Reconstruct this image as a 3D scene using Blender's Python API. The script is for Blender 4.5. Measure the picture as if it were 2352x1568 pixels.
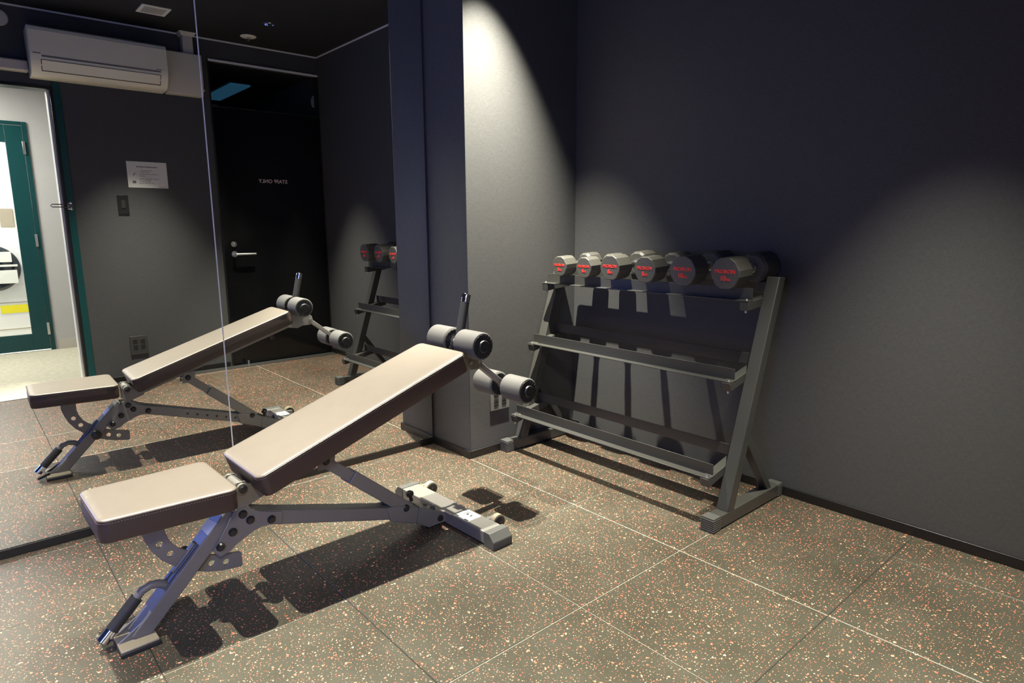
import bpy, bmesh, math, random
from mathutils import Matrix, Vector
random.seed(7)
D = bpy.data
for o in list(D.objects): D.objects.remove(o, do_unlink=True)
sc = bpy.context.scene
COL = sc.collection
# ------------------------------------------------------------------ camera
W_PX, H_PX, F_PX = 2352, 1568, 1467.777
YAW, PIT, ROL = 0.852647, 0.1793987, -0.005511
CAM = Vector((2.65998, -0.278601, 1.107637))
fw = Vector((-math.sin(YAW)*math.cos(PIT), math.cos(YAW)*math.cos(PIT), -math.sin(PIT)))
rt = Vector((math.cos(YAW), math.sin(YAW), 0)); up = rt.cross(fw)
rt2 = rt*math.cos(ROL)+up*math.sin(ROL); up2 = -rt*math.sin(ROL)+up*math.cos(ROL)
cd = D.cameras.new('camera'); cam = D.objects.new('camera', cd); COL.objects.link(cam)
cd.sensor_width = 36.0; cd.lens = F_PX/W_PX*36.0; cd.clip_start = 0.02; cd.clip_end = 60
M = Matrix((rt2, up2, -fw)).transposed().to_4x4(); M.translation = CAM
cam.matrix_world = M
sc.camera = cam
# ------------------------------------------------------------------ world, exposure
wd = D.worlds.new('world'); sc.world = wd; wd.use_nodes = True
wd.node_tree.nodes['Background'].inputs[0].default_value = (0.5, 0.55, 0.8, 1)
wd.node_tree.nodes['Background'].inputs[1].default_value = 0.001
sc.view_settings.view_transform = 'Standard'; sc.view_settings.look = 'None'
sc.view_settings.exposure = 0.0; sc.view_settings.gamma = 1.0
sc.view_settings.use_curve_mapping = False
sc.cycles.diffuse_bounces = 1
# ------------------------------------------------------------------ light settings
ROW_X = (0.60, 2.03); ROW_Y = (-0.93, -0.08, 0.745, 1.592)
WARM = (1.0, 0.965, 0.79)
SPOT_W = {0.60: (500, 520, 560, 1080), 2.03: (190, 260, 400, 620)}
AIM = {(0.60, 3): (0, -6), (0.60, 0): (0, 6), (0.60, 1): (0, 8), (0.60, 2): (0, 8), (2.03, 3): (2, 0), (2.03, 2): (0, 7)}     # swivelled lamps: degrees about y and x
SPOT_ANGLE = {0.60: math.radians(59), 2.03: math.radians(51)}
BLUE_W = 46; CORR_E = 66; LAUN_E = 160
CEIL = 2.49
# ------------------------------------------------------------------ materials
def mat(name, col, rough=0.5, metal=0.0, bump=0, bscale=200, var=0.0, vscale=8, spec=0.5, coat=0, emit=None, estr=0, stretch=None):
    m = D.materials.new(name); m.use_nodes = True
    nt = m.node_tree; b = nt.nodes['Principled BSDF']
    b.inputs['Base Color'].default_value = (*col, 1); b.inputs['Roughness'].default_value = rough
    b.inputs['Metallic'].default_value = metal; b.inputs['Specular IOR Level'].default_value = spec
    b.inputs['Coat Weight'].default_value = coat
    if emit: b.inputs['Emission Color'].default_value = (*emit, 1); b.inputs['Emission Strength'].default_value = estr
    tc = nt.nodes.new('ShaderNodeTexCoord'); src = tc.outputs['Object']
    if stretch:
        mp = nt.nodes.new('ShaderNodeMapping'); mp.inputs['Scale'].default_value = stretch
        nt.links.new(src, mp.inputs[0]); src = mp.outputs[0]
    n = nt.nodes.new('ShaderNodeTexNoise'); n.inputs['Scale'].default_value = vscale; n.inputs['Detail'].default_value = 4
    nt.links.new(src, n.inputs['Vector'])
    if var:
        r = nt.nodes.new('ShaderNodeMix'); r.data_type = 'RGBA'
        r.inputs[6].default_value = (*[c*(1-var) for c in col], 1); r.inputs[7].default_value = (*[min(1, c*(1+var)) for c in col], 1)
        nt.links.new(n.outputs['Fac'], r.inputs[0]); nt.links.new(r.outputs[2], b.inputs['Base Color'])
    if bump:
        n2 = nt.nodes.new('ShaderNodeTexNoise'); n2.inputs['Scale'].default_value = bscale; n2.inputs['Detail'].default_value = 2
        nt.links.new(src, n2.inputs['Vector'])
        bp = nt.nodes.new('ShaderNodeBump'); bp.inputs['Strength'].default_value = bump; bp.inputs['Distance'].default_value = 0.001
        nt.links.new(n2.outputs['Fac'], bp.inputs['Height']); nt.links.new(bp.outputs[0], b.inputs['Normal'])
    return m
def wallpaper(name, col):
    """dark woven wall covering: fine crossing threads"""
    m = D.materials.new(name); m.use_nodes = True; nt = m.node_tree; b = nt.nodes['Principled BSDF']
    b.inputs['Roughness'].default_value = 0.55; b.inputs['Specular IOR Level'].default_value = 0.35
    tc = nt.nodes.new('ShaderNodeTexCoord'); outs = []
    for s in ((60, 60, 900), (900, 900, 50)):
        mp = nt.nodes.new('ShaderNodeMapping'); mp.inputs['Scale'].default_value = s
        n = nt.nodes.new('ShaderNodeTexNoise'); n.inputs['Scale'].default_value = 1; n.inputs['Detail'].default_value = 3
        nt.links.new(tc.outputs['Object'], mp.inputs[0]); nt.links.new(mp.outputs[0], n.inputs['Vector']); outs.append(n.outputs['Fac'])
    a = nt.nodes.new('ShaderNodeMath'); a.operation = 'ADD'; nt.links.new(outs[0], a.inputs[0]); nt.links.new(outs[1], a.inputs[1])
    mr = nt.nodes.new('ShaderNodeMapRange'); mr.inputs[1].default_value = 0.75; mr.inputs[2].default_value = 1.25; nt.links.new(a.outputs[0], mr.inputs[0])
    mx = nt.nodes.new('ShaderNodeMix'); mx.data_type = 'RGBA'; mx.inputs[6].default_value = (*[c*.82 for c in col], 1); mx.inputs[7].default_value = (*[c*1.18 for c in col], 1)
    nt.links.new(mr.outputs[0], mx.inputs[0]); nt.links.new(mx.outputs[2], b.inputs['Base Color'])
    bp = nt.nodes.new('ShaderNodeBump'); bp.inputs['Strength'].default_value = 0.25; bp.inputs['Distance'].default_value = 0.0006
    nt.links.new(a.outputs[0], bp.inputs['Height']); nt.links.new(bp.outputs[0], b.inputs['Normal'])
    return m
def rubber_floor():
    m = D.materials.new('speckled_rubber'); m.use_nodes = True; nt = m.node_tree; b = nt.nodes['Principled BSDF']
    N = nt.nodes.new; L = nt.links.new
    tc = N('ShaderNodeTexCoord'); P = tc.outputs['Object']
    def math_(op, a, bb=None, c=None):
        n = N('ShaderNodeMath'); n.operation = op
        for i, v in enumerate((a, bb, c)):
            if v is None: continue
            if isinstance(v, (int, float)): n.inputs[i].default_value = v
            else: L(v, n.inputs[i])
        return n.outputs[0]
    wn = N('ShaderNodeTexNoise'); wn.inputs['Scale'].default_value = 110; wn.inputs['Detail'].default_value = 1; L(P, wn.inputs['Vector'])
    vs = N('ShaderNodeVectorMath'); vs.operation = 'SCALE'; vs.inputs['Scale'].default_value = 0.010; L(wn.outputs['Color'], vs.inputs[0])
    va = N('ShaderNodeVectorMath'); va.operation = 'ADD'; L(P, va.inputs[0]); L(vs.outputs[0], va.inputs[1])
    def flecks(scale, prob, rad):
        v = N('ShaderNodeTexVoronoi'); v.voronoi_dimensions = '2D'; v.inputs['Scale'].default_value = scale; L(va.outputs[0], v.inputs['Vector'])
        sx = N('ShaderNodeSeparateColor'); L(v.outputs['Color'], sx.inputs[0])
        sel = math_('GREATER_THAN', sx.outputs[0], 1-prob)
        r = math_('MULTIPLY_ADD', sx.outputs[1], rad*0.7, rad*0.45)
        return math_('MULTIPLY', math_('LESS_THAN', v.outputs['Distance'], r), sel), sx.outputs[2]
    f1, c1 = flecks(62, 0.19, 0.185); f2, c2 = flecks(112, 0.60, 0.170)
    fac = math_('MAXIMUM', f1, f2)
    cn = N('ShaderNodeTexNoise'); cn.inputs['Scale'].default_value = 60; L(P, cn.inputs['Vector'])
    cr = N('ShaderNodeValToRGB'); L(cn.outputs['Fac'], cr.inputs[0])
    cr.color_ramp.elements[0].position = 0.38; cr.color_ramp.elements[0].color = (0.75, 0.10, 0.07, 1)
    cr.color_ramp.elements[1].position = 0.68; cr.color_ramp.elements[1].color = (0.85, 0.62, 0.40, 1)
    e = cr.color_ramp.elements.new(0.53); e.color = (0.85, 0.26, 0.15, 1)
    bn = N('ShaderNodeTexNoise'); bn.inputs['Scale'].default_value = 3.2; bn.inputs['Detail'].default_value = 8; bn.inputs['Roughness'].default_value = 0.7; L(P, bn.inputs['Vector'])
    br = N('ShaderNodeValToRGB'); L(bn.outputs['Fac'], br.inputs[0])
    br.color_ramp.elements[0].position = 0.3; br.color_ramp.elements[0].color = (0.050, 0.0458, 0.0325, 1)
    br.color_ramp.elements[1].position = 0.75; br.color_ramp.elements[1].color = (0.084, 0.078, 0.059, 1)
    gn = N('ShaderNodeTexNoise'); gn.inputs['Scale'].default_value = 420; gn.inputs['Detail'].default_value = 3; L(P, gn.inputs['Vector'])
    gm = N('ShaderNodeMapRange'); gm.inputs[1].default_value = .3; gm.inputs[2].default_value = .7; gm.inputs[3].default_value = .55; gm.inputs[4].default_value = 1.35; L(gn.outputs['Fac'], gm.inputs[0])
    bs = N('ShaderNodeVectorMath'); bs.operation = 'SCALE'; L(br.outputs[0], bs.inputs[0]); L(gm.outputs[0], bs.inputs['Scale'])
    mx = N('ShaderNodeMix'); mx.data_type = 'RGBA'; L(fac, mx.inputs[0]); L(bs.outputs[0], mx.inputs[6]); L(cr.outputs[0], mx.inputs[7])
    L(mx.outputs[2], b.inputs['Base Color'])
    rr = N('ShaderNodeMapRange'); L(bn.outputs['Fac'], rr.inputs[0]); rr.inputs[3].default_value = 0.30; rr.inputs[4].default_value = 0.42; L(rr.outputs[0], b.inputs['Roughness'])
    b.inputs['Specular IOR Level'].default_value = 0.5
    bp = N('ShaderNodeBump'); bp.inputs['Strength'].default_value = 0.35; bp.inputs['Distance'].default_value = 0.0008
    L(gn.outputs['Fac'], bp.inputs['Height']); L(bp.outputs[0], b.inputs['Normal'])
    return m
MT = dict(
    wall=wallpaper('woven_wallpaper', (0.075, 0.074, 0.075)),
    rubber=rubber_floor(),
    ceil=mat('black_ceiling', (0.020, 0.020, 0.021), 0.8, var=.15, bump=.2, bscale=120),
    skirt=mat('black_skirting', (0.012, 0.011, 0.011), 0.35, var=.2),
    seam_highlight=mat('pale_seam_highlight', (0.50, 0.46, 0.38), 0.8, var=.35, vscale=60),  # pale colour painted in for light caught on tile seam edges
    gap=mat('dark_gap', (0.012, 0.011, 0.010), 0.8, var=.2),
    trimw=mat('grey_white_trim', (0.85, 0.85, 0.85), 0.5, var=.05),
    steel=mat('grey_powder_coat', (0.165, 0.155, 0.145), 0.42, var=.08, bump=.25, bscale=500),
    rack=mat('charcoal_powder_coat', (0.054, 0.053, 0.049), 0.32, var=.08, bump=.25, bscale=500),
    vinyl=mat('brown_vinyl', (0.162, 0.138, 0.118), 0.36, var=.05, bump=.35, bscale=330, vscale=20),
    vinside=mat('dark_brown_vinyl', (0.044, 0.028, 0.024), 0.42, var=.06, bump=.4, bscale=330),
    thread=mat('pale_thread', (0.55, 0.48, 0.36), 0.7),
    foam=mat('grey_foam', (0.080, 0.076, 0.075), 0.75, var=.08, bump=.35, bscale=600),
    black=mat('black_plastic', (0.018, 0.018, 0.019), 0.35, var=.15),
    blackm=mat('matt_black_rubber', (0.025, 0.024, 0.024), 0.6, var=.2, bump=.3, bscale=300),
    cap=mat('grey_plastic_cap', (0.07, 0.07, 0.068), 0.5, var=.1),
    chrome=mat('chrome', (0.85, 0.85, 0.87), 0.08, 1.0),
    zinc=mat('zinc_bolt', (0.7, 0.7, 0.68), 0.3, 1.0),
    wheel=mat('cream_wheel', (0.34, 0.29, 0.21), 0.5, var=.05),
    paper=mat('white_paper', (0.85, 0.84, 0.76), 0.7, var=.03),
    sticker=mat('white_sticker', (0.9, 0.9, 0.86), 0.5, var=.05),
    ink=mat('black_ink', (0.03, 0.03, 0.03), 0.6),
    letter=mat('grey_lettering', (0.75, 0.55, 0.55), 0.5),
    red=mat('red_lettering', (0.95, 0.045, 0.03), 0.5),
    iron=mat('grey_urethane', (0.082, 0.078, 0.069), 0.45, var=.12, bump=.3, bscale=250),
    knurl=mat('knurled_steel', (0.42, 0.41, 0.39), 0.35, 1.0, bump=.8, bscale=900),
    acw=mat('off_white_plastic', (0.88, 0.84, 0.70), 0.4, var=.03),
    acg=mat('grey_plastic', (0.20, 0.20, 0.19), 0.5),
    duct=mat('grey_duct', (0.66, 0.62, 0.54), 0.5, var=.04),
    teal=mat('teal_paint', (0.001, 0.060, 0.062), 0.4, var=.08),
    gloss=mat('gloss_black_door', (0.006, 0.006, 0.007), 0.12),
    grey=mat('grey_wall_paint', (0.60, 0.59, 0.57), 0.7, var=.04),
    carpet=mat('cream_floor', (0.80, 0.73, 0.56), 0.6, var=.3, vscale=30),
    white=mat('white_enamel', (0.8, 0.8, 0.78), 0.35),
    yellow=mat('yellow_panel', (0.85, 0.75, 0.02), 0.5),
    smoke=mat('smoked_window', (0.02, 0.025, 0.03), 0.1),
    socket=mat('dark_socket_plate', (0.045, 0.044, 0.043), 0.45),
    sockg=mat('grey_socket_plate', (0.16, 0.155, 0.14), 0.45),
    silic=mat('mirror_edge', (0.75, 0.74, 0.68), 0.7, spec=.2),
    lamp=mat('lamp_face', (0.9, 0.9, 0.9), 0.4, emit=(1, .9, .75), estr=3),
    blue=mat('added_panel_blue', (0.2, 0.3, 0.5), 0.4, emit=(0.10, 0.42, 0.75), estr=0.10),
)
def mirror_mat():
    m = mat('mirror_glass', (0.86, 0.88, 0.87), 0.0, 1.0); return m
MT['mirror'] = mirror_mat()
# reveal glass
def glass_mat():
    m = D.materials.new('clear_glass'); m.use_nodes = True; nt = m.node_tree
    nt.nodes.remove(nt.nodes['Principled BSDF']); out = nt.nodes['Material Output']
    t = nt.nodes.new('ShaderNodeBsdfTransparent'); g = nt.nodes.new('ShaderNodeBsdfGlossy'); g.inputs['Roughness'].default_value = 0.02
    fr = nt.nodes.new('ShaderNodeFresnel'); fr.inputs[0].default_value = 1.45; x = nt.nodes.new('ShaderNodeMixShader')
    nt.links.new(fr.outputs[0], x.inputs[0]); nt.links.new(t.outputs[0], x.inputs[1]); nt.links.new(g.outputs[0], x.inputs[2]); nt.links.new(x.outputs[0], out.inputs[0])
    return m
MT['glass'] = glass_mat()
# ------------------------------------------------------------------ mesh builder
class MB:
    def __init__(s): s.bm = bmesh.new()
    def box(s, x0, x1, y0, y1, z0, z1, mtx=None):
        vs = [s.bm.verts.new((x, y, z)) for z in (z0, z1) for y in (y0, y1) for x in (x0, x1)]
        for f in ((0, 2, 3, 1), (4, 5, 7, 6), (0, 1, 5, 4), (2, 6, 7, 3), (0, 4, 6, 2), (1, 3, 7, 5)): s.bm.faces.new([vs[i] for i in f])
        if mtx: bmesh.ops.transform(s.bm, matrix=mtx, verts=vs)
        return s
    def loft(s, rings, close=True):
        R = [[s.bm.verts.new(v) for v in r] for r in rings]
        n = len(R[0])
        for a, b in zip(R, R[1:]):
            for i in range(n): s.bm.faces.new((a[i], a[(i+1) % n], b[(i+1) % n], b[i]))
        if close: s.bm.faces.new(R[0][::-1]); s.bm.faces.new(R[-1])
        return s
    def cyl(s, a, b, r, n=20, r2=None):
        return s.tube([a, b], [r, r if r2 is None else r2], n)
    def tube(s, pts, r, n=14):
        pts = [Vector(p) for p in pts]; rr = r if isinstance(r, (list, tuple)) else [r]*len(pts); rings = []
        t0 = (pts[1]-pts[0]).normalized(); u = t0.orthogonal().normalized()
        for i, p in enumerate(pts):
            t = (pts[min(i+1, len(pts)-1)]-pts[max(i-1, 0)]).normalized()
            u = (u-t*u.dot(t)).normalized(); v = t.cross(u)
            rings.append([p+(u*math.cos(2*math.pi*k/n)+v*math.sin(2*math.pi*k/n))*rr[i] for k in range(n)])
        return s.loft(rings)
    def lathe(s, c, axis, prof, n=28):
        """prof: list of (distance along axis, radius)"""
        c = Vector(c); ax = Vector(axis).normalized(); u = ax.orthogonal().normalized(); v = ax.cross(u)
        return s.loft([[c+ax*d+(u*math.cos(2*math.pi*k/n)+v*math.sin(2*math.pi*k/n))*max(r, 1e-4) for k in range(n)] for d, r in prof])
    def prism(s, poly, f0, f1, holes=()):
        """poly of 2D points; f0/f1 map a 2D point to the 3D point on either side"""
        if not holes:
            A = [s.bm.verts.new(f0(*p)) for p in poly]; B = [s.bm.verts.new(f1(*p)) for p in poly]; n = len(poly)
            s.bm.faces.new(A); s.bm.faces.new(B[::-1])
            for i in range(n): s.bm.faces.new((A[i], B[i], B[(i+1) % n], A[(i+1) % n]))
            return s
        loops = [poly]+list(holes); sides = []
        for f in (f0, f1):
            ed = []; lv = []
            for lp in loops:
                vs = [s.bm.verts.new(f(*p)) for p in lp]; lv.append(vs)
                ed += [s.bm.edges.new((vs[i], vs[(i+1) % len(vs)])) for i in range(len(vs))]
            bmesh.ops.triangle_fill(s.bm, use_beauty=True, edges=ed); sides.append(lv)
        for a, b in zip(*sides):
            for i in range(len(a)): s.bm.faces.new((a[i], b[i], b[(i+1) % len(b)], a[(i+1) % len(a)]))
        return s
    def bar(s, a, b, t, w0, w1):
        """rectangular bar in the (s,h) plane from a to b, thickness t, across w0..w1 (x)"""
        a, b = Vector(a), Vector(b); d = (b-a).normalized(); n = Vector((-d.y, d.x))*t/2
        P = [a-n, b-n, b+n, a+n]
        return s.prism([(p.x, p.y) for p in P], lambda q, h: (w0, q, h), lambda q, h: (w1, q, h))
    def build(s, name, m, parent=None, bevel=0, smooth=True, seg=2, ang=40):
        bmesh.ops.recalc_face_normals(s.bm, faces=s.bm.faces)
        me = D.meshes.new(name); s.bm.to_mesh(me); s.bm.free()
        o = D.objects.new(name, me); COL.objects.link(o)
        me.materials.append(MT[m] if isinstance(m, str) else m)
        if smooth:
            for p in me.polygons: p.use_smooth = True
            me.set_sharp_from_angle(angle=math.radians(ang))
        if bevel:
            bv = o.modifiers.new('bevel', 'BEVEL'); bv.width = bevel; bv.segments = seg; bv.limit_method = 'ANGLE'; bv.angle_limit = math.radians(35)
        if parent: o.parent = parent
        return o
def thing(name, label, cat, loc=(0, 0, 0), rz=0, group=None):
    o = D.objects.new(name, None); COL.objects.link(o); o.location = loc; o.rotation_euler = (0, 0, rz); o.empty_display_size = .05
    return tag(o, label, cat, group)
def tag(o, label, cat, group=None):
    o['label'] = label; o['category'] = cat
    if group: o['group'] = group
    return o
def struct(name, mb, m, parent=None, bevel=0, **k):
    o = mb.build(name, m, parent, bevel, **k)
    if parent is None: o['kind'] = 'structure'
    return o
def text(name, body, size, origin, xd, ud, m, parent, extrude=.0006, space=1.0, align='CENTER', bold=0.0):
    c = D.curves.new(name, 'FONT'); c.body = body; c.size = size; c.extrude = extrude; c.align_x = align; c.align_y = 'CENTER'; c.space_character = space; c.offset = bold
    t = D.objects.new(name+'_curve', c); COL.objects.link(t)
    me = D.meshes.new_from_object(t.evaluated_get(bpy.context.evaluated_depsgraph_get()))
    D.objects.remove(t, do_unlink=True); D.curves.remove(c)
    xd, ud = Vector(xd).normalized(), Vector(ud).normalized(); mt = Matrix((xd, ud, xd.cross(ud))).transposed().to_4x4(); mt.translation = origin
    me.transform(mt); me.materials.clear(); me.materials.append(MT[m]); me.name = name
    o = D.objects.new(name, me); COL.objects.link(o); o.parent = parent
    return o
def circ(cx, cy, r, n=16): return [(cx+r*math.cos(2*math.pi*k/n), cy+r*math.sin(2*math.pi*k/n)) for k in range(n)]
# ================================================================== SETTING
YW = 2.22; XR = 2.66; YB = -2.6; XF = 2.545
# rubber tile floor laid as 0.5 m tiles with chamfered edges over an underlay painted pale so the seams read as lit edges
xs = [0.0, 0.052, 0.5, 1.0, 1.5, 2.0, 2.5, XF]; ys = [YB, -2.5, -2.0, -1.5, -1.0, -0.5, 0.0, 0.5, 1.0, 1.5, 2.0, YW]
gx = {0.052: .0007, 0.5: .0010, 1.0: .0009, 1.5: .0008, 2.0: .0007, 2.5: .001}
gy = {0.0: .0008, 0.5: .0010, 1.0: .0007, 1.5: .0016, 2.0: .0008}  # wider gaps show more of the painted seam highlight
fl = MB()
for i in range(len(xs)-1):
    for j in range(len(ys)-1):
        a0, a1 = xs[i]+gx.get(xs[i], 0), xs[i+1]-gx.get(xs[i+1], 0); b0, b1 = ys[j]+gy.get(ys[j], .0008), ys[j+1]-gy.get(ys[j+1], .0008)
        r = .0012
        fl.loft([[(a0, b0, -.008), (a1, b0, -.008), (a1, b1, -.008), (a0, b1, -.008)], [(a0, b0, -r), (a1, b0, -r), (a1, b1, -r), (a0, b1, -r)],
                 [(a0+r, b0+r, 0), (a1-r, b0+r, 0), (a1-r, b1-r, 0), (a0+r, b1-r, 0)]])
struct('floor', fl, 'rubber', smooth=False)
struct('floor_seam_underlay', MB().box(0, XF, YB, YW, -.05, -.0015), 'seam_highlight', smooth=False)  # pale layer in the gaps, painted to look like lit tile edges
for pos in (0.0, 0.5):   # butt joints filled with dark strips
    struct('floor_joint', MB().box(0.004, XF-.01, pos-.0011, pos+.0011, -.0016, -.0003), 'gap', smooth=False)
struct('floor_threshold', MB().box(XF, XF+.012, -.95, .37, -.03, .003), 'zinc')
struct('floor_corridor', MB().box(XF+.012, 6.6, -3, .9, -.06, -.001), 'carpet', smooth=False)
struct('floor_edge', MB().box(XF+.012, XR, .42, YW, -.05, -.0005), 'blackm', smooth=False)
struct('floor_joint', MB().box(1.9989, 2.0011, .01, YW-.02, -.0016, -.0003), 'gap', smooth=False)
# walls
struct('wall_back', MB().box(.31, XR+2.0, YW, YW+.1, -.05, CEIL+.1), 'wall', smooth=False)
struct('wall_left', MB().box(-.12, 0, YB, 1.5, -.05, CEIL+.1), 'wall', smooth=False)
pil = MB().box(-.12, .31, 1.505, YW+.1, -.05, CEIL+.1)
struct('wall_pillar', pil, 'wall', bevel=.0025)
wr = MB()
for y0, y1, z0, z1 in ((.365, 1.35, 0, CEIL+.1), (1.35, YW, 2.345, CEIL+.1), (-.95, .365, 2.012, CEIL+.1), (YB, -.95, 0, CEIL+.1)):
    wr.box(XR, XR+.1, y0, y1, z0, z1)
struct('wall_right', wr, 'wall', smooth=False)
struct('wall_front', MB().box(-.12, XR+.1, YB-.1, YB, -.05, CEIL+.1), 'wall', smooth=False)
# ceiling with openings for the recessed lamps
holes = [circ(x, y, .033, 24) for x in ROW_X for y in ROW_Y]
cm = MB().prism([(-.1, YB-.1), (XR+.1, YB-.1), (XR+.1, YW+.1), (-.1, YW+.1)], lambda a, b: (a, b, CEIL), lambda a, b: (a, b, CEIL+.012), holes)
struct('ceiling', cm, 'ceil', smooth=False)
struct('ceiling_void', MB().box(-.1, XR+.1, YB, YW+.1, CEIL+.14, CEIL+.16), 'ceil', smooth=False)
# skirtings
sk = .010
def skirt(nm, x0, x1, y0, y1, h): struct(nm, MB().box(x0, x1, y0, y1, 0, h), 'skirt', bevel=.0015)
skirt('baseboard_left', 0, .008, YB, 1.495, .032)
skirt('baseboard_pillar', 0.0, .318, 1.495, 1.505, .038)
skirt('baseboard_pillar_side', .31, .318, 1.505, YW, .038)
skirt('baseboard_back', .318, XR, YW-sk, YW, .038)
skirt('baseboard_right', XR-sk, XR, .43, 1.335, .038)
# pale shadow-gap trims at the ceiling
struct('trim_1', MB().box(XR-.008, XR, YB, YW, CEIL-.010, CEIL), 'trimw', smooth=False)
struct('trim_2', MB().box(.318, XR-.008, YW-.006, YW, CEIL-.010, CEIL), 'trimw', smooth=False)
struct('trim_3', MB().box(XR-.012, XR, 1.356, YW-.002, 2.332, 2.347), 'trimw', smooth=False)
# opening casing (teal) and pale jamb
struct('trim_4', MB().box(XR-.012, XR, .368, .410, 0, 2.05), 'teal', bevel=.002)
struct('trim_5', MB().box(XR-.012, XR+.1, .350, .368, 0, 2.02), 'skirt', bevel=.002)
struct('trim_6', MB().box(XR+.015, XR+.1, .335, .350, 0, 2.00), 'trimw', bevel=.002)
struct('trim_7', MB().box(XR-.012, XR+.1, -.95, .350, 2.000, 2.018), 'skirt', bevel=.002)
# corridor beyond the opening
struct('wall_corridor', MB().box(4.55, 4.65, .37, 2.0, -.02, 2.6), 'grey', smooth=False)
struct('wall_corridor_top', MB().box(4.55, 4.65, -3, .37, 2.02, 2.6), 'grey', smooth=False)
struct('wall_corridor_near', MB().box(4.55, 4.65, -3, -.60, -.02, 2.02), 'grey', smooth=False)
struct('baseboard_corridor', MB().box(4.54, 4.55, .40, .9, 0, .09), 'duct', smooth=False)
struct('wall_corridor_side', MB().box(XR+.1, 4.55, .88, .98, -.02, 2.6), 'grey', smooth=False)
struct('ceiling_corridor', MB().box(XR+.1, 6.7, -3, .88, 2.4, 2.5), 'grey', smooth=False)
struct('wall_corridor_end', MB().box(XR+.1, 6.7, -3.1, -3, -.02, 2.5), 'grey', smooth=False)
struct('wall_laundry', MB().box(6.6, 6.7, -3, 1.2, -.02, 2.5), 'white', smooth=False)
struct('wall_laundry_side', MB().box(4.65, 6.7, 1.1, 1.2, -.02, 2.5), 'white', smooth=False)
# staff room behind the transom
struct('wall_staff', MB().box(4.9, 5.0, .98, YW+.1, 0, 2.5), 'wall', smooth=False)
struct('ceiling_staff', MB().box(XR+.1, 5.0, .98, YW+.02, 2.352, 2.40), 'ceil', smooth=False)
struct('floor_staff', MB().box(XR+.1, 5.0, .98, YW, -.05, -.002), 'blackm', smooth=False)
# staff door
d2 = D.objects.new('door_2', None); COL.objects.link(d2); d2['kind'] = 'structure'
MB().box(XR-.004, XR+.036, 1.362, 2.205, .006, 2.000).build('door_leaf', 'gloss', d2, bevel=.002)
MB().box(XR-.008, XR+.06, 1.35, 1.360, 0, 2.345).box(XR-.008, XR+.06, 2.207, YW-.001, 0, 2.345).box(XR-.006, XR+.05, 1.36, 2.207, 2.003, 2.018).build('door_frame', 'skirt', d2)
h = MB(); h.lathe((XR-.004, 1.437, .896), (-1, 0, 0), [(0, .024), (.008, .024), (.009, .010), (.045, .010)])
h.tube([(XR-.046, 1.437, .896), (XR-.05, 1.447, .896), (XR-.05, 1.59, .895)], .008)
hh = h.build('door_handle', 'zinc', d2); hh['label'] = 'steel lever handle'
MB().lathe((XR-.004, 1.437, .974), (-1, 0, 0), [(0, .022), (.007, .022), (.008, .009), (.02, .009), (.024, .005)]).build('thumb_turn', 'zinc', d2)
text('lettering', 'STAFF ONLY', .040, (XR-.0045, 1.787, 1.470), (0, -1, 0), (0, 0, 1), 'letter', d2, .0004, 1.05, bold=.0008)
# door stop on floor
tag(MB().lathe((XR-.06, 1.46, 0), (0, 0, 1), [(0, .014), (.003, .014), (.004, .009), (.035, .009), (.038, .007)]).build('door_stop', 'zinc'),
    'small dark floor door stop beside the staff door', 'door stop')
# ------------------------------------------------------------------ mirror panes
for nm, y0, y1, lab in (('wall_mirror', .512, 1.494, 'tall frameless mirror pane next to the pillar, reflecting the staff door'),
                        ('wall_mirror', YB, .508, 'tall frameless mirror pane left of the joint, reflecting the air conditioner')):
    t = thing(nm, lab, 'mirror', (0, (y0+y1)/2, .034))
    yc = (y0+y1)/2; w = (y1-y0)/2
    MB().box(0, .003, -w, w, 0, CEIL-.036).build('pane', 'mirror', t, smooth=False)
    e = MB()
    e.box(.0005, .0036, *((-w-.0016, -w+.0002) if y0 > 0 else (w-.0002, w+.0016)), 0, CEIL-.036)
    e.build('polished_edge', 'silic', t, smooth=False)
# ------------------------------------------------------------------ lamps
def downlight(x, y, watts, i):
    row = 'over the bench beside the mirror' if x < 1 else 'nearer the doorway side'
    where = ('behind the camera', 'over the seat end', 'over the middle of the room', 'nearest the back wall')[i]
    t = thing('recessed_downlight', 'small round recessed downlight %s, %s' % (row, where), 'ceiling light', (x, y, CEIL), 0)
    tr = MB(); n = 28
    prof = [(0.0, .040), (-.003, .039), (-.0025, .033), (.055, .024)]
    tr.loft([[(r*math.cos(2*math.pi*k/n), r*math.sin(2*math.pi*k/n), z) for k in range(n)] for z, r in prof], close=False)
    tr.build('reflector', 'chrome', t)
    MB().lathe((0, 0, .055), (0, 0, 1), [(0, .024), (.01, .024)]).build('lamp', 'lamp', t)
    l = D.lights.new('downlight_beam', 'SPOT'); l.energy = watts; l.color = WARM; l.spot_size = {(0.60, 3): math.radians(60), (2.03, 3): math.radians(53)}.get((x, i), SPOT_ANGLE[x]); l.spot_blend = 1.0; l.shadow_soft_size = .012
    lo = D.objects.new('downlight_beam', l); COL.objects.link(lo); lo.parent = t; lo.location = (0, 0, -.006)
    if (x, i) in AIM: lo.rotation_euler = (math.radians(AIM[(x, i)][0]), math.radians(-AIM[(x, i)][1]), 0)
for x in ROW_X:
    for i, y in enumerate(ROW_Y): downlight(x, y, SPOT_W[x][i], i)
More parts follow.
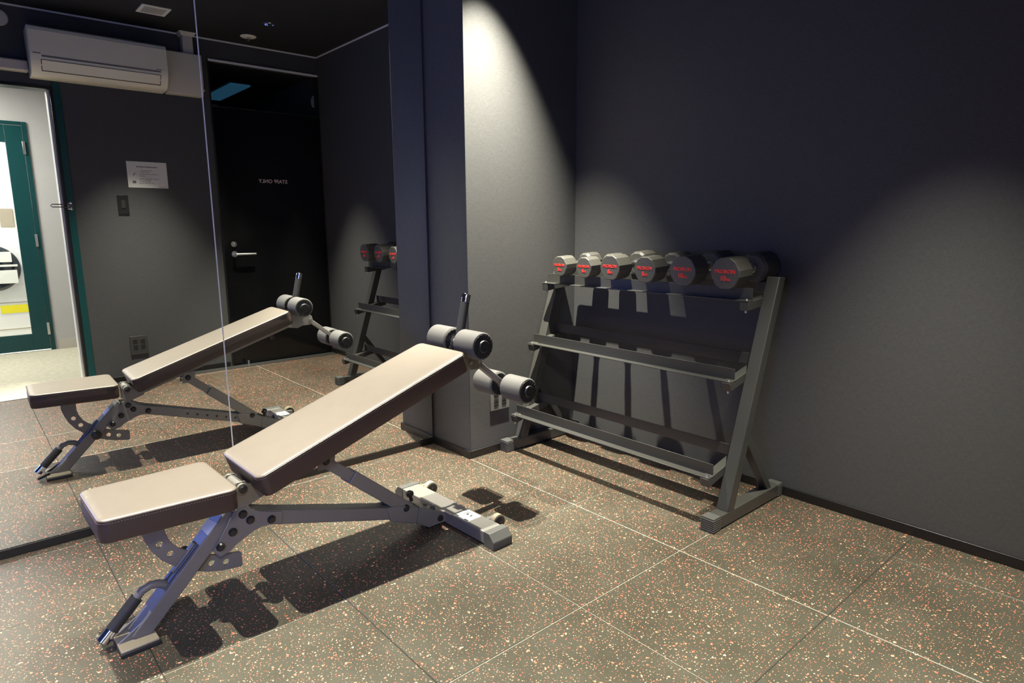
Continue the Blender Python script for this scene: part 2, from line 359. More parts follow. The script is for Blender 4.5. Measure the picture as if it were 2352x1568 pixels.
# added blue panel, unseen behind the camera, supplies the blue glow in the room
t = thing('added_blue_panel', 'large blue light panel added on the wall past the doorway, unseen behind the camera', 'light panel', (XR, -1.65, 1.1))
MB().box(-.03, 0, -.52, .52, -.47, .47).build('housing', 'black', t, bevel=.004)
MB().box(-.0325, -.030, -.49, .49, -.44, .44).build('display', 'blue', t, smooth=False)  # glowing front face of the added panel
l = D.lights.new('panel_glow', 'AREA'); l.shape = 'RECTANGLE'; l.size = .9; l.size_y = 1.0; l.energy = BLUE_W; l.color = (0.16, 0.26, 1.0)
lo = D.objects.new('panel_glow', l); COL.objects.link(lo); lo.parent = t; lo.location = (-.035, 0, 0); lo.rotation_euler = (0, math.radians(90), 0)
def ceil_panel(name, label, loc, sx, sy, e, col):
    t = thing(name, label, 'ceiling light', loc)
    MB().box(-sx/2, sx/2, -sy/2, sy/2, -.02, 0).build('housing', 'white', t, bevel=.003)
    l = D.lights.new('panel_glow', 'AREA'); l.shape = 'RECTANGLE'; l.size = sx*.94; l.size_y = sy*.94; l.energy = e; l.color = col
    lo = D.objects.new('panel_glow', l); COL.objects.link(lo); lo.parent = t; lo.location = (0, 0, -.023)
ceil_panel('corridor_light_panel', 'rectangular white ceiling light in the corridor outside the doorway', (3.75, -.55, 2.4), .9, .3, CORR_E, (1, .97, .90))
ceil_panel('laundry_light_panel', 'rectangular white ceiling light in the bright room behind the teal door', (5.25, -.4, 2.4), .9, .5, LAUN_E, (1, 1, .97))
# ================================================================== BENCH
TH = -0.029263
bench = thing('weight_bench', 'adjustable incline weight bench with tan brown pads standing in front of the mirror', 'weight bench', (.7923, 0, 0), -TH)
Q = lambda s, h, w=0.0: (w, s, h)
def pad(name, A, B, thick, wa, wb, rc, puff=.006):
    """A,B: (s,h) of top centreline ends; pad tapering from half width wa to wb"""
    A, B = Vector(A), Vector(B); d = (B-A).normalized(); n = Vector((-d.y, d.x)); L = (B-A).length
    def outline(inset, k=7):
        pts = []
        for cx, cy, a0 in ((L, 1, 0), (0, 1, 90), (0, -1, 180), (L, -1, 270)):
            hw = wb if cx else wa
            ox = cx-rc if cx else rc; oy = cy*(hw-rc)
            for i in range(k+1):
                a = math.radians(a0+90*i/k); r = rc-inset
                pts.append((ox+r*math.cos(a), oy+r*math.sin(a)))
        return pts
    def ring(inset, depth):
        return [Q((A+d*p[0]-n*depth).x, (A+d*p[0]-n*depth).y, p[1]) for p in outline(inset)]
    P = lambda: None
    top = MB().loft([ring(.001, .0055), ring(.001, .0035), ring(.0030, .0014), ring(.008, .0002), ring(.016, -.0010), ring(.0235, -.0014)])
    t = top.build(name, 'vinyl', bench)
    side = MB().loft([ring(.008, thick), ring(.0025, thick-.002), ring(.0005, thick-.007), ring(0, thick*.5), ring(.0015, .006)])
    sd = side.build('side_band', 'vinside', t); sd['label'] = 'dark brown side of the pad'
    # piping cord around the top edge and a line of stitching under it
    pts = outline(.0002); seam = [Q((A+d*p[0]-n*.0055).x, (A+d*p[0]-n*.0055).y, p[1]) for p in pts]
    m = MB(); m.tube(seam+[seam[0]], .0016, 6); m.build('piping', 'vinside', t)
    m = MB(); dense = []
    full = outline(-.0003, 10)+[outline(-.0003, 10)[0]]
    for a, b in zip(full, full[1:]):
        a, b = Vector(a), Vector(b); l = (b-a).length; k = max(1, int(l/.0065))
        for i in range(k):
            if l < .004 and i % 2: continue
            p, q = a+(b-a)*(i+.2)/k, a+(b-a)*(i+.72)/k
            m.tube([Q((A+d*p.x-n*.0105).x, (A+d*p.x-n*.0105).y, p.y), Q((A+d*q.x-n*.0105).x, (A+d*q.x-n*.0105).y, q.y)], .0005, 4)
    m.build('stitching', 'thread', t)
    return t
pad('seat_pad', (-.090, .411), (.238, .408), .064, .128, .146, .026)
pad('back_pad', (.288, .420), (1.040, .673), .071, .146, .139, .026)
# seat under-frame
MB().box(-.045, .045, -.035, .225, .330, .343).box(-.06, .06, .00, .05, .336, .3455).box(-.06, .06, .15, .2, .336, .3445).build('seat_frame', 'steel', bench, bevel=.002)
# arc adjustment plate with holes
cx, cy, n = .245, .33, 14
outer = [(.020, .345), (.020, .300), (.029, .266), (.042, .234), (.064, .201), (.099, .168), (.135, .143), (.176, .124), (.216, .112), (.269, .103), (.276, .109), (.276, .146), (.270, .152),
         (.225, .161), (.190, .172), (.160, .188), (.132, .206), (.112, .220), (.097, .236), (.084, .262), (.078, .285), (.078, .345)]
hl = [circ(a, b, .0095, 12) for a, b in ((.050, .285), (.062, .250), (.086, .214), (.190, .145), (.230, .134))]
MB().prism(outer, lambda a, b: (-.004, a, b), lambda a, b: (.004, a, b), hl[1:]).build('adjustment_arc', 'steel', bench, bevel=.001)
# front leg : rectangular tube in two cheeks around the arc slot
leg = MB().bar((-.018, .012), (.253, .292), .042, -.03, .03)
leg.bar((.086, .158), (.150, .224), .010, -.009, .009)
leg.build('front_leg', 'steel', bench, bevel=.003)
e = MB()
def onleg(f, w, off=.0228): # point on upper face of leg
    a = Vector((-.018, .012)); b = Vector((.253, .292)); d = (b-a).normalized(); nn = Vector((-d.y, d.x)); p = a+d*f+nn*off; return Q(p.x, p.y, w)
for w in (-.012, .012):
    e.tube([onleg(.150, w), onleg(.270, w)], .0035, 6)
e.build('slot_lip', 'black', bench)
s_ = MB(); s_.loft([[onleg(.305, -.0295, .0214), onleg(.305, .0295, .0214), onleg(.345, .0295, .0214), onleg(.337, -.0295, .0214)], [onleg(.305, -.0295, .0218), onleg(.305, .0295, .0218), onleg(.345, .0295, .0218), onleg(.337, -.0295, .0218)]])
s_.build('white_sticker', 'sticker', bench, smooth=False)
# floor plate
MB().box(-.068, .068, -.067, .024, .0115, .018).build('foot_plate', 'wheel', bench, bevel=.002)
MB().box(-.070, .070, -.069, .026, .0, .0115).build('rubber_foot', 'blackm', bench, bevel=.002)
b_ = MB()
for w in (-.022, .022): b_.prism([(-.064, .018), (-.018, .018), (.012, .055), (.006, .062)], lambda a, b, w=w: (w-.003, a, b), lambda a, b, w=w: (w+.003, a, b))
b_.build('foot_gusset', 'steel', bench)
# little pull pin at the foot
m = MB(); m.tube([(-.030, -.055, .022), (-.048, -.085, .018), (-.052, -.100, .015)], .006, 8); m.build('lock_pin', 'black', bench)
# lower handle
pts = [(.066, .128), (.050, .138), (.030, .141), (.008, .134), (-.010, .115), (-.090, .034)]
m = MB(); m.tube([Q(*p) for p in pts], .0115, 14); hb = m.build('carry_handle', 'steel', bench)
MB().tube([Q(-.006, .119), Q(-.071, .053)], .0165, 18).build('grip', 'blackm', hb)
g = MB().tube([Q(-.0700, .0540), Q(-.0950, .0290)], [.0158, .0158], 20).build('end_cap', 'chrome', hb); g['label'] = 'chrome end cap'
# knob on mirror side of leg
MB().lathe((-.03, .137, .170), (-1, 0, 0), [(0, .012), (.018, .012), (.019, .020), (.040, .020), (.044, .015)]).build('lock_knob', 'black', bench)
# gusset plates, one each side
gp = [(.255, .300), (.289, .303), (.312, .283), (.330, .272), (.358, .262), (.392, .252), (.392, .214), (.352, .222), (.330, .224), (.306, .219), (.278, .206), (.256, .196), (.235, .180), (.205, .172), (.186, .196), (.212, .232), (.232, .262)]
for w in (-1, 1):
    MB().prism(gp, lambda a, b: (w*.0305, a, b), lambda a, b: (w*.0365, a, b)).build('gusset_plate', 'steel', bench, bevel=.001)
    for a, b in ((.277, .281), (.297, .257), (.359, .238), (.245, .236), (.208, .203)):
        MB().lathe((w*.0365, a, b), (w, 0, 0), [(0, .0125), (.003, .0125), (.0055, .011), (.009, .0085), (.0095, .003)], 18).build('bolt', 'black', bench)
# main beam
MB().bar((.300, .258), (.790, .112), .044, -.030, .030).build('main_beam', 'steel', bench, bevel=.003)
for i in range(6):
    s0 = .53+.045*i; h0 = .258+(s0-.3)*(.112-.258)/.49
    MB().lathe((-.0302, s0, h0), (-1, 0, 0), [(0, .006), (.0008, .006)], 12).build('adjustment_hole', 'black', bench)
# hinge : cross tube, brackets
MB().cyl((-.062, .279, .362), (.050, .279, .362), .0165, 24).build('hinge_tube', 'steel', bench, bevel=.001)
for w in (-1, 1):
    MB().lathe((.050 if w > 0 else -.062, .279, .362), (w, 0, 0), [(0, .0125), (.003, .0125), (.004, .010), (.007, .0095), (.008, .004)], 20).build('hinge_bolt', 'black', bench)
    x0, x1 = (.034, .040) if w > 0 else (-.046, -.040)
    MB().prism([(.262, .300), (.292, .303), (.345, .322), (.355, .345), (.315, .368), (.296, .372), (.290, .3815), (.266, .3815), (.259, .368)], lambda a, b: (x0, a, b), lambda a, b: (x1, a, b)).build('hinge_bracket', 'steel', bench, bevel=.001)
# backrest under-beam
u = Vector((1.040-.288, .673-.420)).normalized(); nn = Vector((-u.y, u.x))
def ub(t, d): p = Vector((.288, .420))+u*t-nn*(d+.006); return (p.x, p.y)
MB().bar(ub(.02, .085), ub(.85, .085), .038, -.024, .024).build('back_frame', 'steel', bench, bevel=.002)
for t0 in (.12, .60): MB().bar(ub(t0, .068), ub(t0+.06, .068), .012, -.08, .08).build('pad_mount', 'steel', bench)
for t0 in (.695,):
    a = ub(t0, .10); b = ub(t0, .132); MB().cyl(Q(*a), Q(*b), .011, 16).build('frame_knob', 'black', bench)
# strut with outer sleeve
MB().bar((.535, .378), (.700, .238), .036, -.024, .024).build('strut', 'steel', bench, bevel=.002)
MB().bar((.640, .290), (.858, .105), .046, -.032, .032).build('strut_sleeve', 'steel', bench, bevel=.003)
for w in (-.030, .025):
    MB().prism([(.520, .345), (.575, .345), (.585, .400), (.530, .400)], lambda a, b: (w, a, b), lambda a, b: (w+.005, a, b)).build('strut_bracket', 'steel', bench)
for w in (-1, 1):
    for a, b, c in ((.548, .371, .030), (.840, .119, .032)):
        MB().lathe((w*c, a, b), (w, 0, 0), [(0, .013), (.004, .013), (.006, .010), (.009, .009), (.0095, .003)], 18).build('bolt', 'black', bench)
# rear joint
MB().prism([(.762, .142), (.775, .090), (.800, .078), (.880, .046), (.935, .012), (1.030, .012), (1.035, .048), (.985, .060), (.915, .096), (.868, .116), (.80, .140)],
           lambda a, b: (-.036, a, b), lambda a, b: (.036, a, b)).build('rear_joint', 'steel', bench, bevel=.003)
m = MB(); m.bar((.893, .108), (.880, .046), .0012, -.0365, .0365); m.build('joint_seam', 'gap', bench)
for w in (-1, 1): MB().lathe((w*.036, .985, .034), (w, 0, 0), [(0, .0125), (.003, .0125), (.004, .010), (.008, .009), (.009, .003)], 18).build('bolt', 'black', bench)
for w, s0 in ((-.018, .952), (.018, .964)):
    MB().lathe((w, s0, .075), (0, .45, .9), [(-.004, .010), (.002, .010), (.003, .007), (.009, .007)], 6).build('bolt', 'black', bench)
MB().lathe((-.03, .905, .105), (-.25, -.1, 1), [(0, .007), (.018, .007), (.02, .013), (.026, .0155), (.034, .014), (.04, .006)], 18).build('pull_pin', 'black', bench)
MB().cyl((.02, .842, .092), (.02, .842, .064), .006, 12).build('pin_tip', 'zinc', bench)
# rear crossbar
MB().box(-.258, .268, 1.010, 1.090, .006, .052).build('crossbar', 'steel', bench, bevel=.003)
for w in (-1, 1):
    x0 = .262 if w > 0 else -.252; x1 = .314 if w > 0 else -.304
    m = MB(); xm = x0+(x1-x0)*.55
    m.prism([(x0, .055), (xm, .055), (x1, .030), (x1, 0), (x0, 0)], lambda a, b: (a, 1.006, b), lambda a, b: (a, 1.094, b))
    for i in range(10):
        y = 1.011+i*.0085; m.box(*sorted((x1-w*.001, x1+w*.0012)), y, y+.004, .002, .028)
    m.build('crossbar_cap', 'cap', bench, bevel=.0012)
    wx = -.216 if w < 0 else .204
    ax = MB(); ax.lathe((wx-.012, 1.122, .034), (1, 0, 0), [(0, .020), (.002, .029), (.022, .029), (.024, .020)], 28)
    wh = ax.build('transport_wheel', 'wheel', bench)
    MB().lathe((wx-.0125, 1.122, .034), (1, 0, 0), [(0, .013), (-.001, .024), (.0265, .024), (.0285, .020), (.0295, .007), (.034, .007)], 22).build('hub', 'black', wh)
    MB().box(wx-.034, wx-.016, 1.085, 1.13, .022, .046).build('wheel_bracket', 'steel', bench)
# warning label on crossbar top near the camera
lb = MB().box(.078, .160, 1.016, 1.082, .0521, .0526).build('warning_label', 'paper', bench, smooth=False); lb['label'] = 'white warning label with black pictures'
k = MB()
for x0, x1, y0, y1 in ((.080, .102, 1.018, 1.026), (.135, .158, 1.018, 1.026), (.096, .100, 1.045, 1.072), (.108, .118, 1.050, 1.060), (.106, .110, 1.056, 1.074), (.128, .136, 1.050, 1.062), (.126, .129, 1.060, 1.072),
                       (.103, .134, 1.018, 1.0195), (.103, .134, 1.0225, 1.024), (.100, .130, 1.030, 1.0313), (.100, .126, 1.035, 1.0363)):
    k.box(x0, x1, y0, y1, .0526, .0529)
k.build('label_print', 'ink', lb, smooth=False)
# top assembly : pivot plate, roller arms, handle
for w in (-1, 1):
    MB().prism([(1.030, .575), (1.118, .560), (1.150, .572), (1.190, .572), (1.208, .592), (1.202, .620), (1.172, .640), (1.150, .690), (1.128, .712), (1.105, .708), (1.098, .680), (1.085, .640), (1.035, .620)],
               lambda a, b: (w*.024, a, b), lambda a, b: (w*.029, a, b)).build('pivot_plate', 'steel', bench, bevel=.001)
for a, b in ((1.192, .600), (1.150, .600)):
    MB().cyl((-.034, a, b), (.034, a, b), .007, 12).build('pivot_bolt', 'zinc', bench)
MB().bar((1.180, .608), (1.343, .476), .020, -.014, .014).build('roller_arm', 'steel', bench, bevel=.002)
def roller(s0, h0):
    MB().cyl((-.13, s0, h0), (.13, s0, h0), .0125, 16).build('roller_rod', 'steel', bench)
    for w in (-1, 1):
        a, b = .026, .140
        m = MB(); m.lathe((0, s0, h0), (w, 0, 0), [(a, .040), (a+.001, .046), (a+.006, .0505), (b-.006, .0505), (b-.001, .047), (b, .041)], 36)
        f = m.build('foam_roller', 'foam', bench)
        for pos, sg in ((b, 1), (a, -1)):
            m = MB(); m.lathe((w*(pos-.001*sg), s0, h0), (w*sg, 0, 0), [(0, .043), (.002, .0425), (.0025, .020)], 32)
            for i in range(18):
                an = 2*math.pi*i/18; R = Matrix.Translation((w*(pos+.001*sg), s0, h0)) @ Matrix.Rotation(an, 4, 'X')
                m.box(-.0022, .0022, -.0017, .0017, .022, .044, R)
            m.build('ribbed_end', 'black', f)
        m = MB(); m.lathe((w*(b+.001), s0, h0), (w, 0, 0), [(0, .024), (.006, .0235), (.009, .021), (.0095, .014), (.006, .0125), (.006, .009), (.008, .008), (.0085, .003)], 28)
        m.build('hub_cap', 'black', f)
roller(1.118, .682); roller(1.343, .476)
m = MB().tube([Q(1.118, .682), Q(1.158, .8515)], .0115, 14); hb = m.build('upright_handle', 'steel', bench)
MB().tube([Q(1.1245, .712), Q(1.152, .829)], [.0165, .0165], 20).build('grip', 'blackm', hb)
g = MB().tube([Q(1.1518, .828), Q(1.1590, .856), Q(1.1595, .8575)], [.0168, .0168, .0150], 24).build('end_cap', 'chrome', hb); g['label'] = 'chrome end cap'
# ================================================================== DUMBBELL RACK
rack = thing('dumbbell_rack', 'black three-tier steel dumbbell rack standing against the back wall', 'dumbbell rack', (.915, 1.95, 0))
RX = .915; RYc = 1.95
def T(x, y, z): return (x-RX, y-RYc, z)
def rbox(m, x0, x1, y0, y1, z0, z1): m.box(x0-RX, x1-RX, y0-RYc, y1-RYc, z0, z1); return m
for side, (x0, x1) in enumerate(((.319, .369), (1.463, 1.513))):
    rbox(MB(), x0, x1, 1.700, 2.200, .004, .055).build('base_rail', 'rack', rack, bevel=.003)
    for y0, y1 in ((1.687, 1.735), (2.172, 2.206)):
        m = MB(); rbox(m, x0-.002, x1+.001, y0, y1, 0, .057)
        for i in range(6):
            z = .006+i*.008
            rbox(m, x0-.0035, x1+.0025, y0-.0015, y1, z, z+.004)
        m.build('foot_cap', 'cap', rack, bevel=.001)
    sl = (2.062-1.783)/(.910-.054)
    P = [(1.783-RYc, .054), (1.829-RYc, .054), (2.108-RYc, .908), (2.062-RYc, .912)]
    MB().prism(P, lambda a, b: (x0-RX, a, b), lambda a, b: (x1-RX, a, b)).build('upright', 'rack', rack, bevel=.003)
    xc = (x0+x1)/2
    P = [(1.905-RYc, .30), (1.915-RYc, .345), (2.128-RYc, .054), (2.095-RYc, .054)]
    MB().prism(P, lambda a, b: (xc-.018-RX, a, b), lambda a, b: (xc+.018-RX, a, b)).build('brace', 'rack', rack, bevel=.002)
tiers = [(1.722, .190), (1.837, .534), (1.932, .828)]
XA, XB = .369, 1.463
TILT = math.radians(3.2)
for yf, zf in tiers:
    rise = .042 if zf < .8 else .016
    sh_ = D.objects.new('shelf', None)
    # front angle rail
    m = MB(); rbox(m, XA-.012, XB+.0, yf, yf+.036, zf-.004, zf); fr = m.build('shelf_rail', 'rack', rack, bevel=.0008)
    m = MB(); w0 = [(yf+.034-RYc, zf-.004), (yf+.038-RYc, zf-.004), (yf+.036-RYc, zf+.044), (yf+.032-RYc, zf+.044)]
    m.prism(w0, lambda a, b: (XA-.002-RX, a, b), lambda a, b: (XB-.004-RX, a, b)); m.build('rail_lip', 'rack', fr, bevel=.0006)
    # rear angle rail
    yr, zr = yf+.185, zf+rise
    m = MB(); rbox(m, XA, XB, yr, yr+.050, zr-.004, zr); rr = m.build('shelf_rail', 'rack', rack, bevel=.0008)
    w0 = [(yr-.002-RYc, zr-.004), (yr+.002-RYc, zr-.004), (yr-.001-RYc, zr+.040), (yr-.005-RYc, zr+.040)]
    m = MB(); m.prism(w0, lambda a, b: (XA-RX, a, b), lambda a, b: (XB-RX, a, b)); m.build('rail_lip', 'rack', rr, bevel=.0006)
    # side arms carrying the rails, bolted inside the uprights
    for x0, x1, xb in ((XA-.010, XA+.028, XA+.003), (XB-.036, XB, XB-.016)):
        a, b = Vector((yf+.002-RYc, zf-.022)), Vector((yf+.235-RYc, zf-.022+rise*1.25))
        MB().bar(a, b, .034, x0-RX, x1-RX).build('side_arm', 'rack', rack, bevel=.002)
        MB().lathe(T(xb, yf+.016, zf-.001), (0, 0, 1), [(0, .0078), (.0015, .0078), (.005, .0055), (.006, .002)], 16).build('bolt', 'zinc', rack)
        MB().lathe(T(xb, yf+.016, zf-.038), (0, 0, -1), [(0, .005), (.010, .005), (.011, .003)], 10).build('bolt', 'zinc', rack)
# ------------------------------------------------------------------ dumbbells
def head_ring(r, y, ch=.21):
    """hexagon with clipped corners, flat on top"""
    pts = []
    hexv = [(r*math.cos(math.radians(60*i)), r*math.sin(math.radians(60*i))) for i in range(6)]
    for i in range(6):
        p = Vector(hexv[i]); a = Vector(hexv[i-1]); b = Vector(hexv[(i+1) % 6])
        pts += [p+(a-p)*ch, p+(b-p)*ch]
    return [(p.x, y, p.y) for p in pts]
def dumbbell(kg, r, L, hl):
    t = thing('dumbbell', '', 'dumbbell')
    R = r/math.cos(math.radians(30))*.985
    for sg in (-1, 1):
        y_out, y_in = sg*L/2, sg*(L/2-hl)
        m = MB().loft([head_ring(R*.955, y_out), head_ring(R, y_out-sg*.003), head_ring(R, y_out-sg*(hl-.012)), head_ring(R*.84, y_in)])
        hd = m.build('head', 'iron', t, bevel=.0008, ang=20)
        dn = sg
        text('lettering', 'PROIRON', r*.33, (0, y_out+sg*.0004, r*.12), (-sg, 0, 0), (0, 0, 1), 'red', hd, .0004, 1.0, bold=.0004)
        text('lettering', '%d' % kg, r*.44, (sg*r*.14, y_out+sg*.0004, -r*.32), (-sg, 0, 0), (0, 0, 1), 'red', hd, .0004, .9, bold=.0007)
        text('lettering', 'KG', r*.22, ((sg*-r*.12) if kg < 10 else (sg*-r*.24), y_out+sg*.0004, -r*.39), (-sg, 0, 0), (0, 0, 1), 'red', hd, .0004, 1.0, bold=.0004)
        MB().lathe((0, y_in-sg*-.001, 0), (0, -sg, 0), [(0, .019), (.005, .019), (.006, .016), (.009, .016), (.010, .0175), (.013, .0175), (.014, .014)], 20).build('collar', 'zinc', hd)
    g = L/2-hl
    MB().lathe((0, -g, 0), (0, 1, 0), [(0, .0125), (g*.4, .0135), (g, .0155), (g*1.6, .0135), (2*g, .0125)], 20).build('handle', 'knurl', t)
    return t
def dup(root):
    r = root.copy(); COL.objects.link(r)
    for ch in list(root.children):
        c = ch.copy(); COL.objects.link(c); c.parent = r
        for g in list(ch.children):
            d = g.copy(); COL.objects.link(d); d.parent = c
    return r
protos = {5: (.0465, .258, .084), 8: (.0540, .286, .098), 10: (.0585, .306, .107)}
made = {}
slots = [(5, .506, 1.905, 'grey 5 kg dumbbell at the far left end of the top rack shelf'), (5, .662, 1.905, 'grey 5 kg dumbbell second from the left on the top rack shelf'),
         (8, .823, 1.898, 'grey 8 kg dumbbell, lit on top, beside the 5 kg pair'), (8, 1.011, 1.898, 'darker 8 kg dumbbell standing next to the 10 kg pair'),
         (10, 1.1955, 1.896, 'dim 10 kg dumbbell between an 8 kg one and the last dumbbell'), (10, 1.384, 1.892, '10 kg dumbbell at the right end of the top rack shelf')]
for kg, x, yfr, lab in slots:
    r, L, hl_ = protos[kg]
    if kg not in made: made[kg] = o = dumbbell(kg, *protos[kg])
    else: o = dup(made[kg])
    o['label'] = lab; o['group'] = 'dumbbells on the top shelf of the rack'
    tl = TILT
    yc = yfr+L/2*math.cos(tl)
    # rest on both lips: line through lip tops tilted by TILT
    zl = .828+.044; yl = 1.932+.034
    zc = zl + (yc-yl)*math.tan(tl) + r/math.cos(tl)+.0005
    o.location = (x, yc, zc); o.rotation_euler = (tl, 0, 0)
# ================================================================== SMALL THINGS
def yzbox(m, x0, x1, y0, y1, z0, z1): return m.box(x0, x1, y0, y1, z0, z1)
# socket on pillar side (faces +x)
t = thing('wall_socket', 'grey double wall socket low on the pillar beside the rack', 'wall socket', (.31, 1.687, .213))
MB().box(0, .010, -.060, .060, 0, .122).build('plate', 'sockg', t, bevel=.0015)
for y in (-.026, .024):
    m = MB()
    for z in (.020, .066): m.box(.010, .0118, y-.014, y+.014, z, z+.036)
    o = m.build('outlet', 'black', t, bevel=.001)
    m = MB()
    for z in (.030, .046, .076, .092): m.box(.0115, .0124, y-.009, y-.003, z, z+.003).box(.0115, .0124, y+.003, y+.009, z, z+.003)
    m.build('contact', 'zinc', o)
# items on the right wall (faces -x), seen in the mirror
t = thing('wall_socket', 'dark double wall socket low on the wall beside the doorway, seen in the mirror', 'wall socket', (XR, .703, .185))
MB().box(-.010, 0, -.058, .058, 0, .138).build('plate', 'socket', t, bevel=.0015)
for y in (-.024, .024):
    m = MB()
    for z in (.040, .082): m.box(-.0115, -.010, y-.014, y+.014, z, z+.034)
    m.build('outlet', 'black', t, bevel=.001)
t = thing('light_switch', 'black wall switch plate below the paper notice', 'light switch', (XR, .701, 1.203))
MB().box(-.008, 0, -.034, .034, 0, .132).build('plate', 'black', t, bevel=.0015)
MB().box(-.011, -.008, -.012, .012, .040, .095).build('rocker', 'blackm', t, bevel=.001)
t = thing('notice_sheet', 'white paper notice with lines of small print fixed to the dark wall', 'notice', (XR, .876, 1.39))
MB().box(-.0015, -.0005, -.129, .129, 0, .182).build('sheet', 'paper', t, smooth=False)
m = MB(); rnd = random.Random(3)
def words(z, ya, yb, hgt, gap=.004):
    y = yb
    while y > ya+.006:
        w = rnd.uniform(.006, .018); y2 = max(ya, y-w); m.box(-.0019, -.0015, y2, y, z, z+hgt); y = y2-gap
words(.142, -.075, .065, .008, .003)
for z, a, b in ((.118, -.045, .030), (.108, -.045, .010), (.094, -.055, .062), (.080, -.055, -.010), (.062, -.055, .070), (.052, -.055, .020), (.040, -.055, .015), (.030, -.060, .035)): words(z, a, b, .0035)
words(.007, .055, .120, .003)
m.prism([(-.085, .085), (-.075, .110), (-.095, .085)], lambda a, b: (-.0015, a, b), lambda a, b: (-.0019, a, b))
m.box(-.0019, -.0015, -.100, -.078, .030, .048)
m.build('print', 'acg', t, smooth=False)
# air conditioner
t = thing('air_conditioner', 'white wall-mounted air conditioner above the doorway', 'air conditioner', (XR, .64, 2.055))
yz = lambda y: (lambda a, b: (a, y, b))
prof = [(0, .290), (-.180, .290), (-.198, .280), (-.204, .260), (-.204, .105), (-.190, .055), (-.150, .012), (-.110, 0), (0, 0)]
MB().prism(prof, yz(-.388), yz(.388)).build('body', 'acw', t, bevel=.004)
m = MB(); m.prism([(-.205, .260), (-.207, .260), (-.207, .115), (-.205, .115)], yz(-.386), yz(.386)); m.build('front_panel', 'acw', t, bevel=.001)
MB().box(-.2085, -.203, -.330, .340, .104, .113).build('panel_groove', 'acg', t)
m = MB(); m.prism([(-.2035, .083), (-.2065, .085), (-.178, .028), (-.175, .030)], yz(-.332), yz(.335)); m.build('louver', 'acw', t, bevel=.001)
m = MB(); m.prism([(-.2020, .087), (-.2045, .087), (-.174, .024), (-.171, .024)], yz(-.336), yz(.339)); m.build('louver_gap', 'black', t)
MB().box(-.2075, -.206, -.375, -.335, .120, .126).build('display', 'acg', t)
MB().box(-.2075, -.206, .310, .350, .120, .124).build('badge', 'acg', t)
t = thing('pipe_cover_box', 'off-white pipe cover box beside the air conditioner', 'pipe cover', (XR, 1.163, 2.055))
MB().prism([(0, .286), (-.100, .286), (-.100, .088), (-.075, .0), (0, 0)], yz(-.122), yz(.124)).build('cover', 'duct', t, bevel=.006)
MB().cyl((-.05, .124, .05), (-.05, .140, .05), .008, 10).build('pipe_stub', 'acw', t)
t = thing('vertical_pipe_duct', 'grey vertical duct from the pipe cover box up to the ceiling', 'duct', (XR, 1.208, 2.343))
MB().box(-.075, 0, -.036, .036, 0, .125).build('duct_run', 'duct', t, bevel=.006)
MB().loft([[(-.08, -.040, .118), (0, -.040, .118), (0, .040, .118), (-.08, .040, .118)], [(-.098, -.058, .146), (0, -.058, .146), (0, .058, .146), (-.098, .058, .146)]]).build('ceiling_flange', 'duct', t, bevel=.002)
tag(MB().box(XR-.07, XR-.0005, -.55, .250, 2.084, 2.153).build('pipe_duct', 'duct', bevel=.010), 'grey horizontal pipe duct running left from the air conditioner', 'duct')
tag(MB().lathe((XR, .135, 2.40), (-1, 0, 0), [(0, .050), (.006, .050), (.012, .044), (.014, .02)], 28).build('sleeve_cover', 'duct'), 'round grey sleeve cover high on the wall above the doorway', 'sleeve cover')
# swing guard on jamb
t = thing('door_guard', 'black swing bar door guard on the doorway jamb', 'door guard', (XR-.012, .378, 1.255))
MB().box(-.012, 0, -.010, .022, -.024, .024).build('bracket', 'chrome', t, bevel=.003)
for z in (-.020, .020): MB().lathe((-.012, .010, z), (-1, 0, 0), [(0, .008), (.006, .008), (.009, .004)], 14).build('ball', 'chrome', t)
MB().tube([(-.016, -.005, .009), (-.016, -.095, .009), (-.016, -.106, 0), (-.016, -.095, -.009), (-.016, -.005, -.009)], .0032, 8).build('swing_bar', 'black', t)
# ceiling items
t = thing('ceiling_vent', 'cream rectangular ceiling vent seen in the mirror', 'vent', (2.208, .911, CEIL))
MB().box(-.090, -.068, -.085, .085, -.006, 0).box(.068, .090, -.085, .085, -.006, 0).box(-.068, .068, -.085, -.063, -.006, 0).box(-.068, .068, .063, .085, -.006, 0).build('frame', 'paper', t, bevel=.001)
m = MB()
for i in range(7): m.box(-.060+i*.0185, -.050+i*.0185, -.060, .060, -.0045, -.002)
m.build('slat', 'duct', t); MB().box(-.068, .068, -.063, .063, -.0015, -.0005).build('backing', 'wheel', t)
t = thing('sprinkler_head', 'round white ceiling plate with a small sprinkler nozzle', 'sprinkler', (2.412, 1.582, CEIL))
MB().lathe((0, 0, 0), (0, 0, -1), [(0, .056), (.003, .056), (.007, .050), (.008, .02)], 32).build('plate', 'paper', t)
MB().lathe((0, 0, -.007), (0, 0, -1), [(0, .012), (.006, .012), (.007, .004), (.022, .004), (.023, .012), (.025, .012)], 16).build('nozzle', 'zinc', t)
# in the staff room behind the transom
tag(MB().lathe((2.745, YW-.0005, 2.151), (0, -1, 0), [(0, .048), (.006, .048), (.012, .040), (.013, .01)], 28).build('round_sensor', 'duct'), 'round grey disc on the side wall above the staff door', 'sensor')
t = thing('staff_room_panel', 'blue-lit ceiling panel seen above the staff door', 'ceiling light', (3.80, 1.84, 2.352))
MB().box(-.42, .42, -.085, .085, -.02, 0).build('diffuser', 'blue', t, bevel=.003)
MB().box(-.45, .45, -.11, .11, -.008, 0).build('frame', 'black', t)
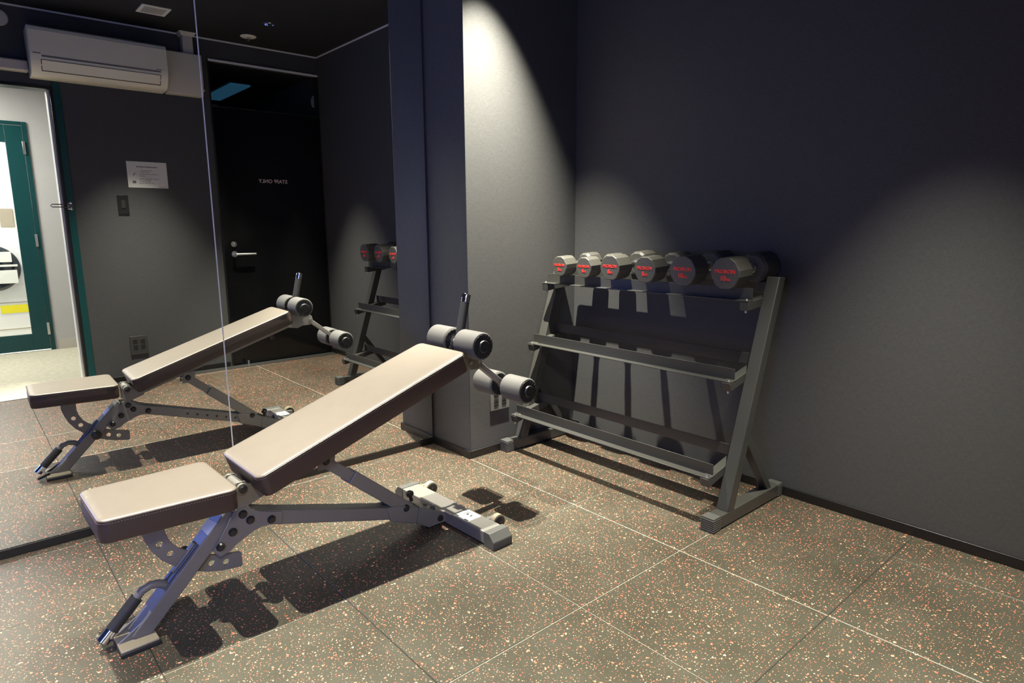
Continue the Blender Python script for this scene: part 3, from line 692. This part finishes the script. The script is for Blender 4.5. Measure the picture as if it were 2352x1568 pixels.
# ------------------------------------------------------------------ teal door and laundry
d1 = D.objects.new('door_1', None); COL.objects.link(d1); d1['kind'] = 'structure'
m = MB(); yl, yr_ = -.51, .335
m.box(4.53, 4.57, yr_-.125, yr_, .012, 1.985).box(4.53, 4.57, yl, yl+.125, .012, 1.985).box(4.53, 4.57, yl+.125, yr_-.125, 1.84, 1.985).box(4.53, 4.57, yl+.125, yr_-.125, .012, .160)
m.build('door_leaf', 'teal', d1, bevel=.002)
MB().box(4.548, 4.552, yl+.125, yr_-.125, .160, 1.84).build('door_glass', 'glass', d1, smooth=False)
MB().box(4.535, 4.60, .338, .372, 0, 2.02).box(4.535, 4.60, -.60, -.513, 0, 2.02).box(4.535, 4.60, -.513, .338, 1.99, 2.02).build('door_frame', 'teal', d1, bevel=.002)
for z in (1.80, 1.0, .20): MB().box(4.520, 4.530, .325, .345, z-.055, z+.055).build('hinge', 'zinc', d1, bevel=.002)
def washer(y, lab):
    t = thing('washing_machine', lab, 'washing machine', (5.45, y, 0), 0, None)
    MB().box(0, .6, -.30, .30, .02, 1.10).build('cabinet', 'white', t, bevel=.012)
    MB().lathe((0, .0, .72), (-1, 0, 0), [(0, .225), (.02, .225), (.035, .205), (.035, .17), (.02, .165)], 40).build('door_ring', 'smoke', t)
    MB().lathe((-.021, .0, .72), (-1, 0, 0), [(0, .160), (.012, .14), (.02, .08)], 36).build('door_window', 'smoke', t)
    MB().box(-.044, -.036, -.09, .16, .78, .88).box(-.044, -.036, -.16, .19, .57, .70).box(-.044, -.036, -.20, .20, .735, .755).build('paper_sign', 'paper', t, smooth=False)
    MB().box(-.004, .002, .02, .24, .27, .35).build('yellow_label', 'yellow', t, smooth=False)
    MB().box(-.003, .002, -.28, .28, .372, .378).box(-.003, .002, -.28, .28, .105, .112).build('panel_line', 'wheel', t, smooth=False)
    return t
washer(.03, 'white front-loading washing machine with a dark round door behind the glass door')
t = thing('coin_box_cabinet', 'cream drawer unit standing on top of the washing machine', 'cabinet', (5.47, .10, 1.10))
MB().box(0, .4, -.25, .17, 0, .22).build('cabinet', 'acw', t, bevel=.004)
for y in (-.17, -.03, .10): MB().box(-.006, 0, y-.055, y+.055, .02, .20).build('drawer', 'wheel', t, bevel=.002)
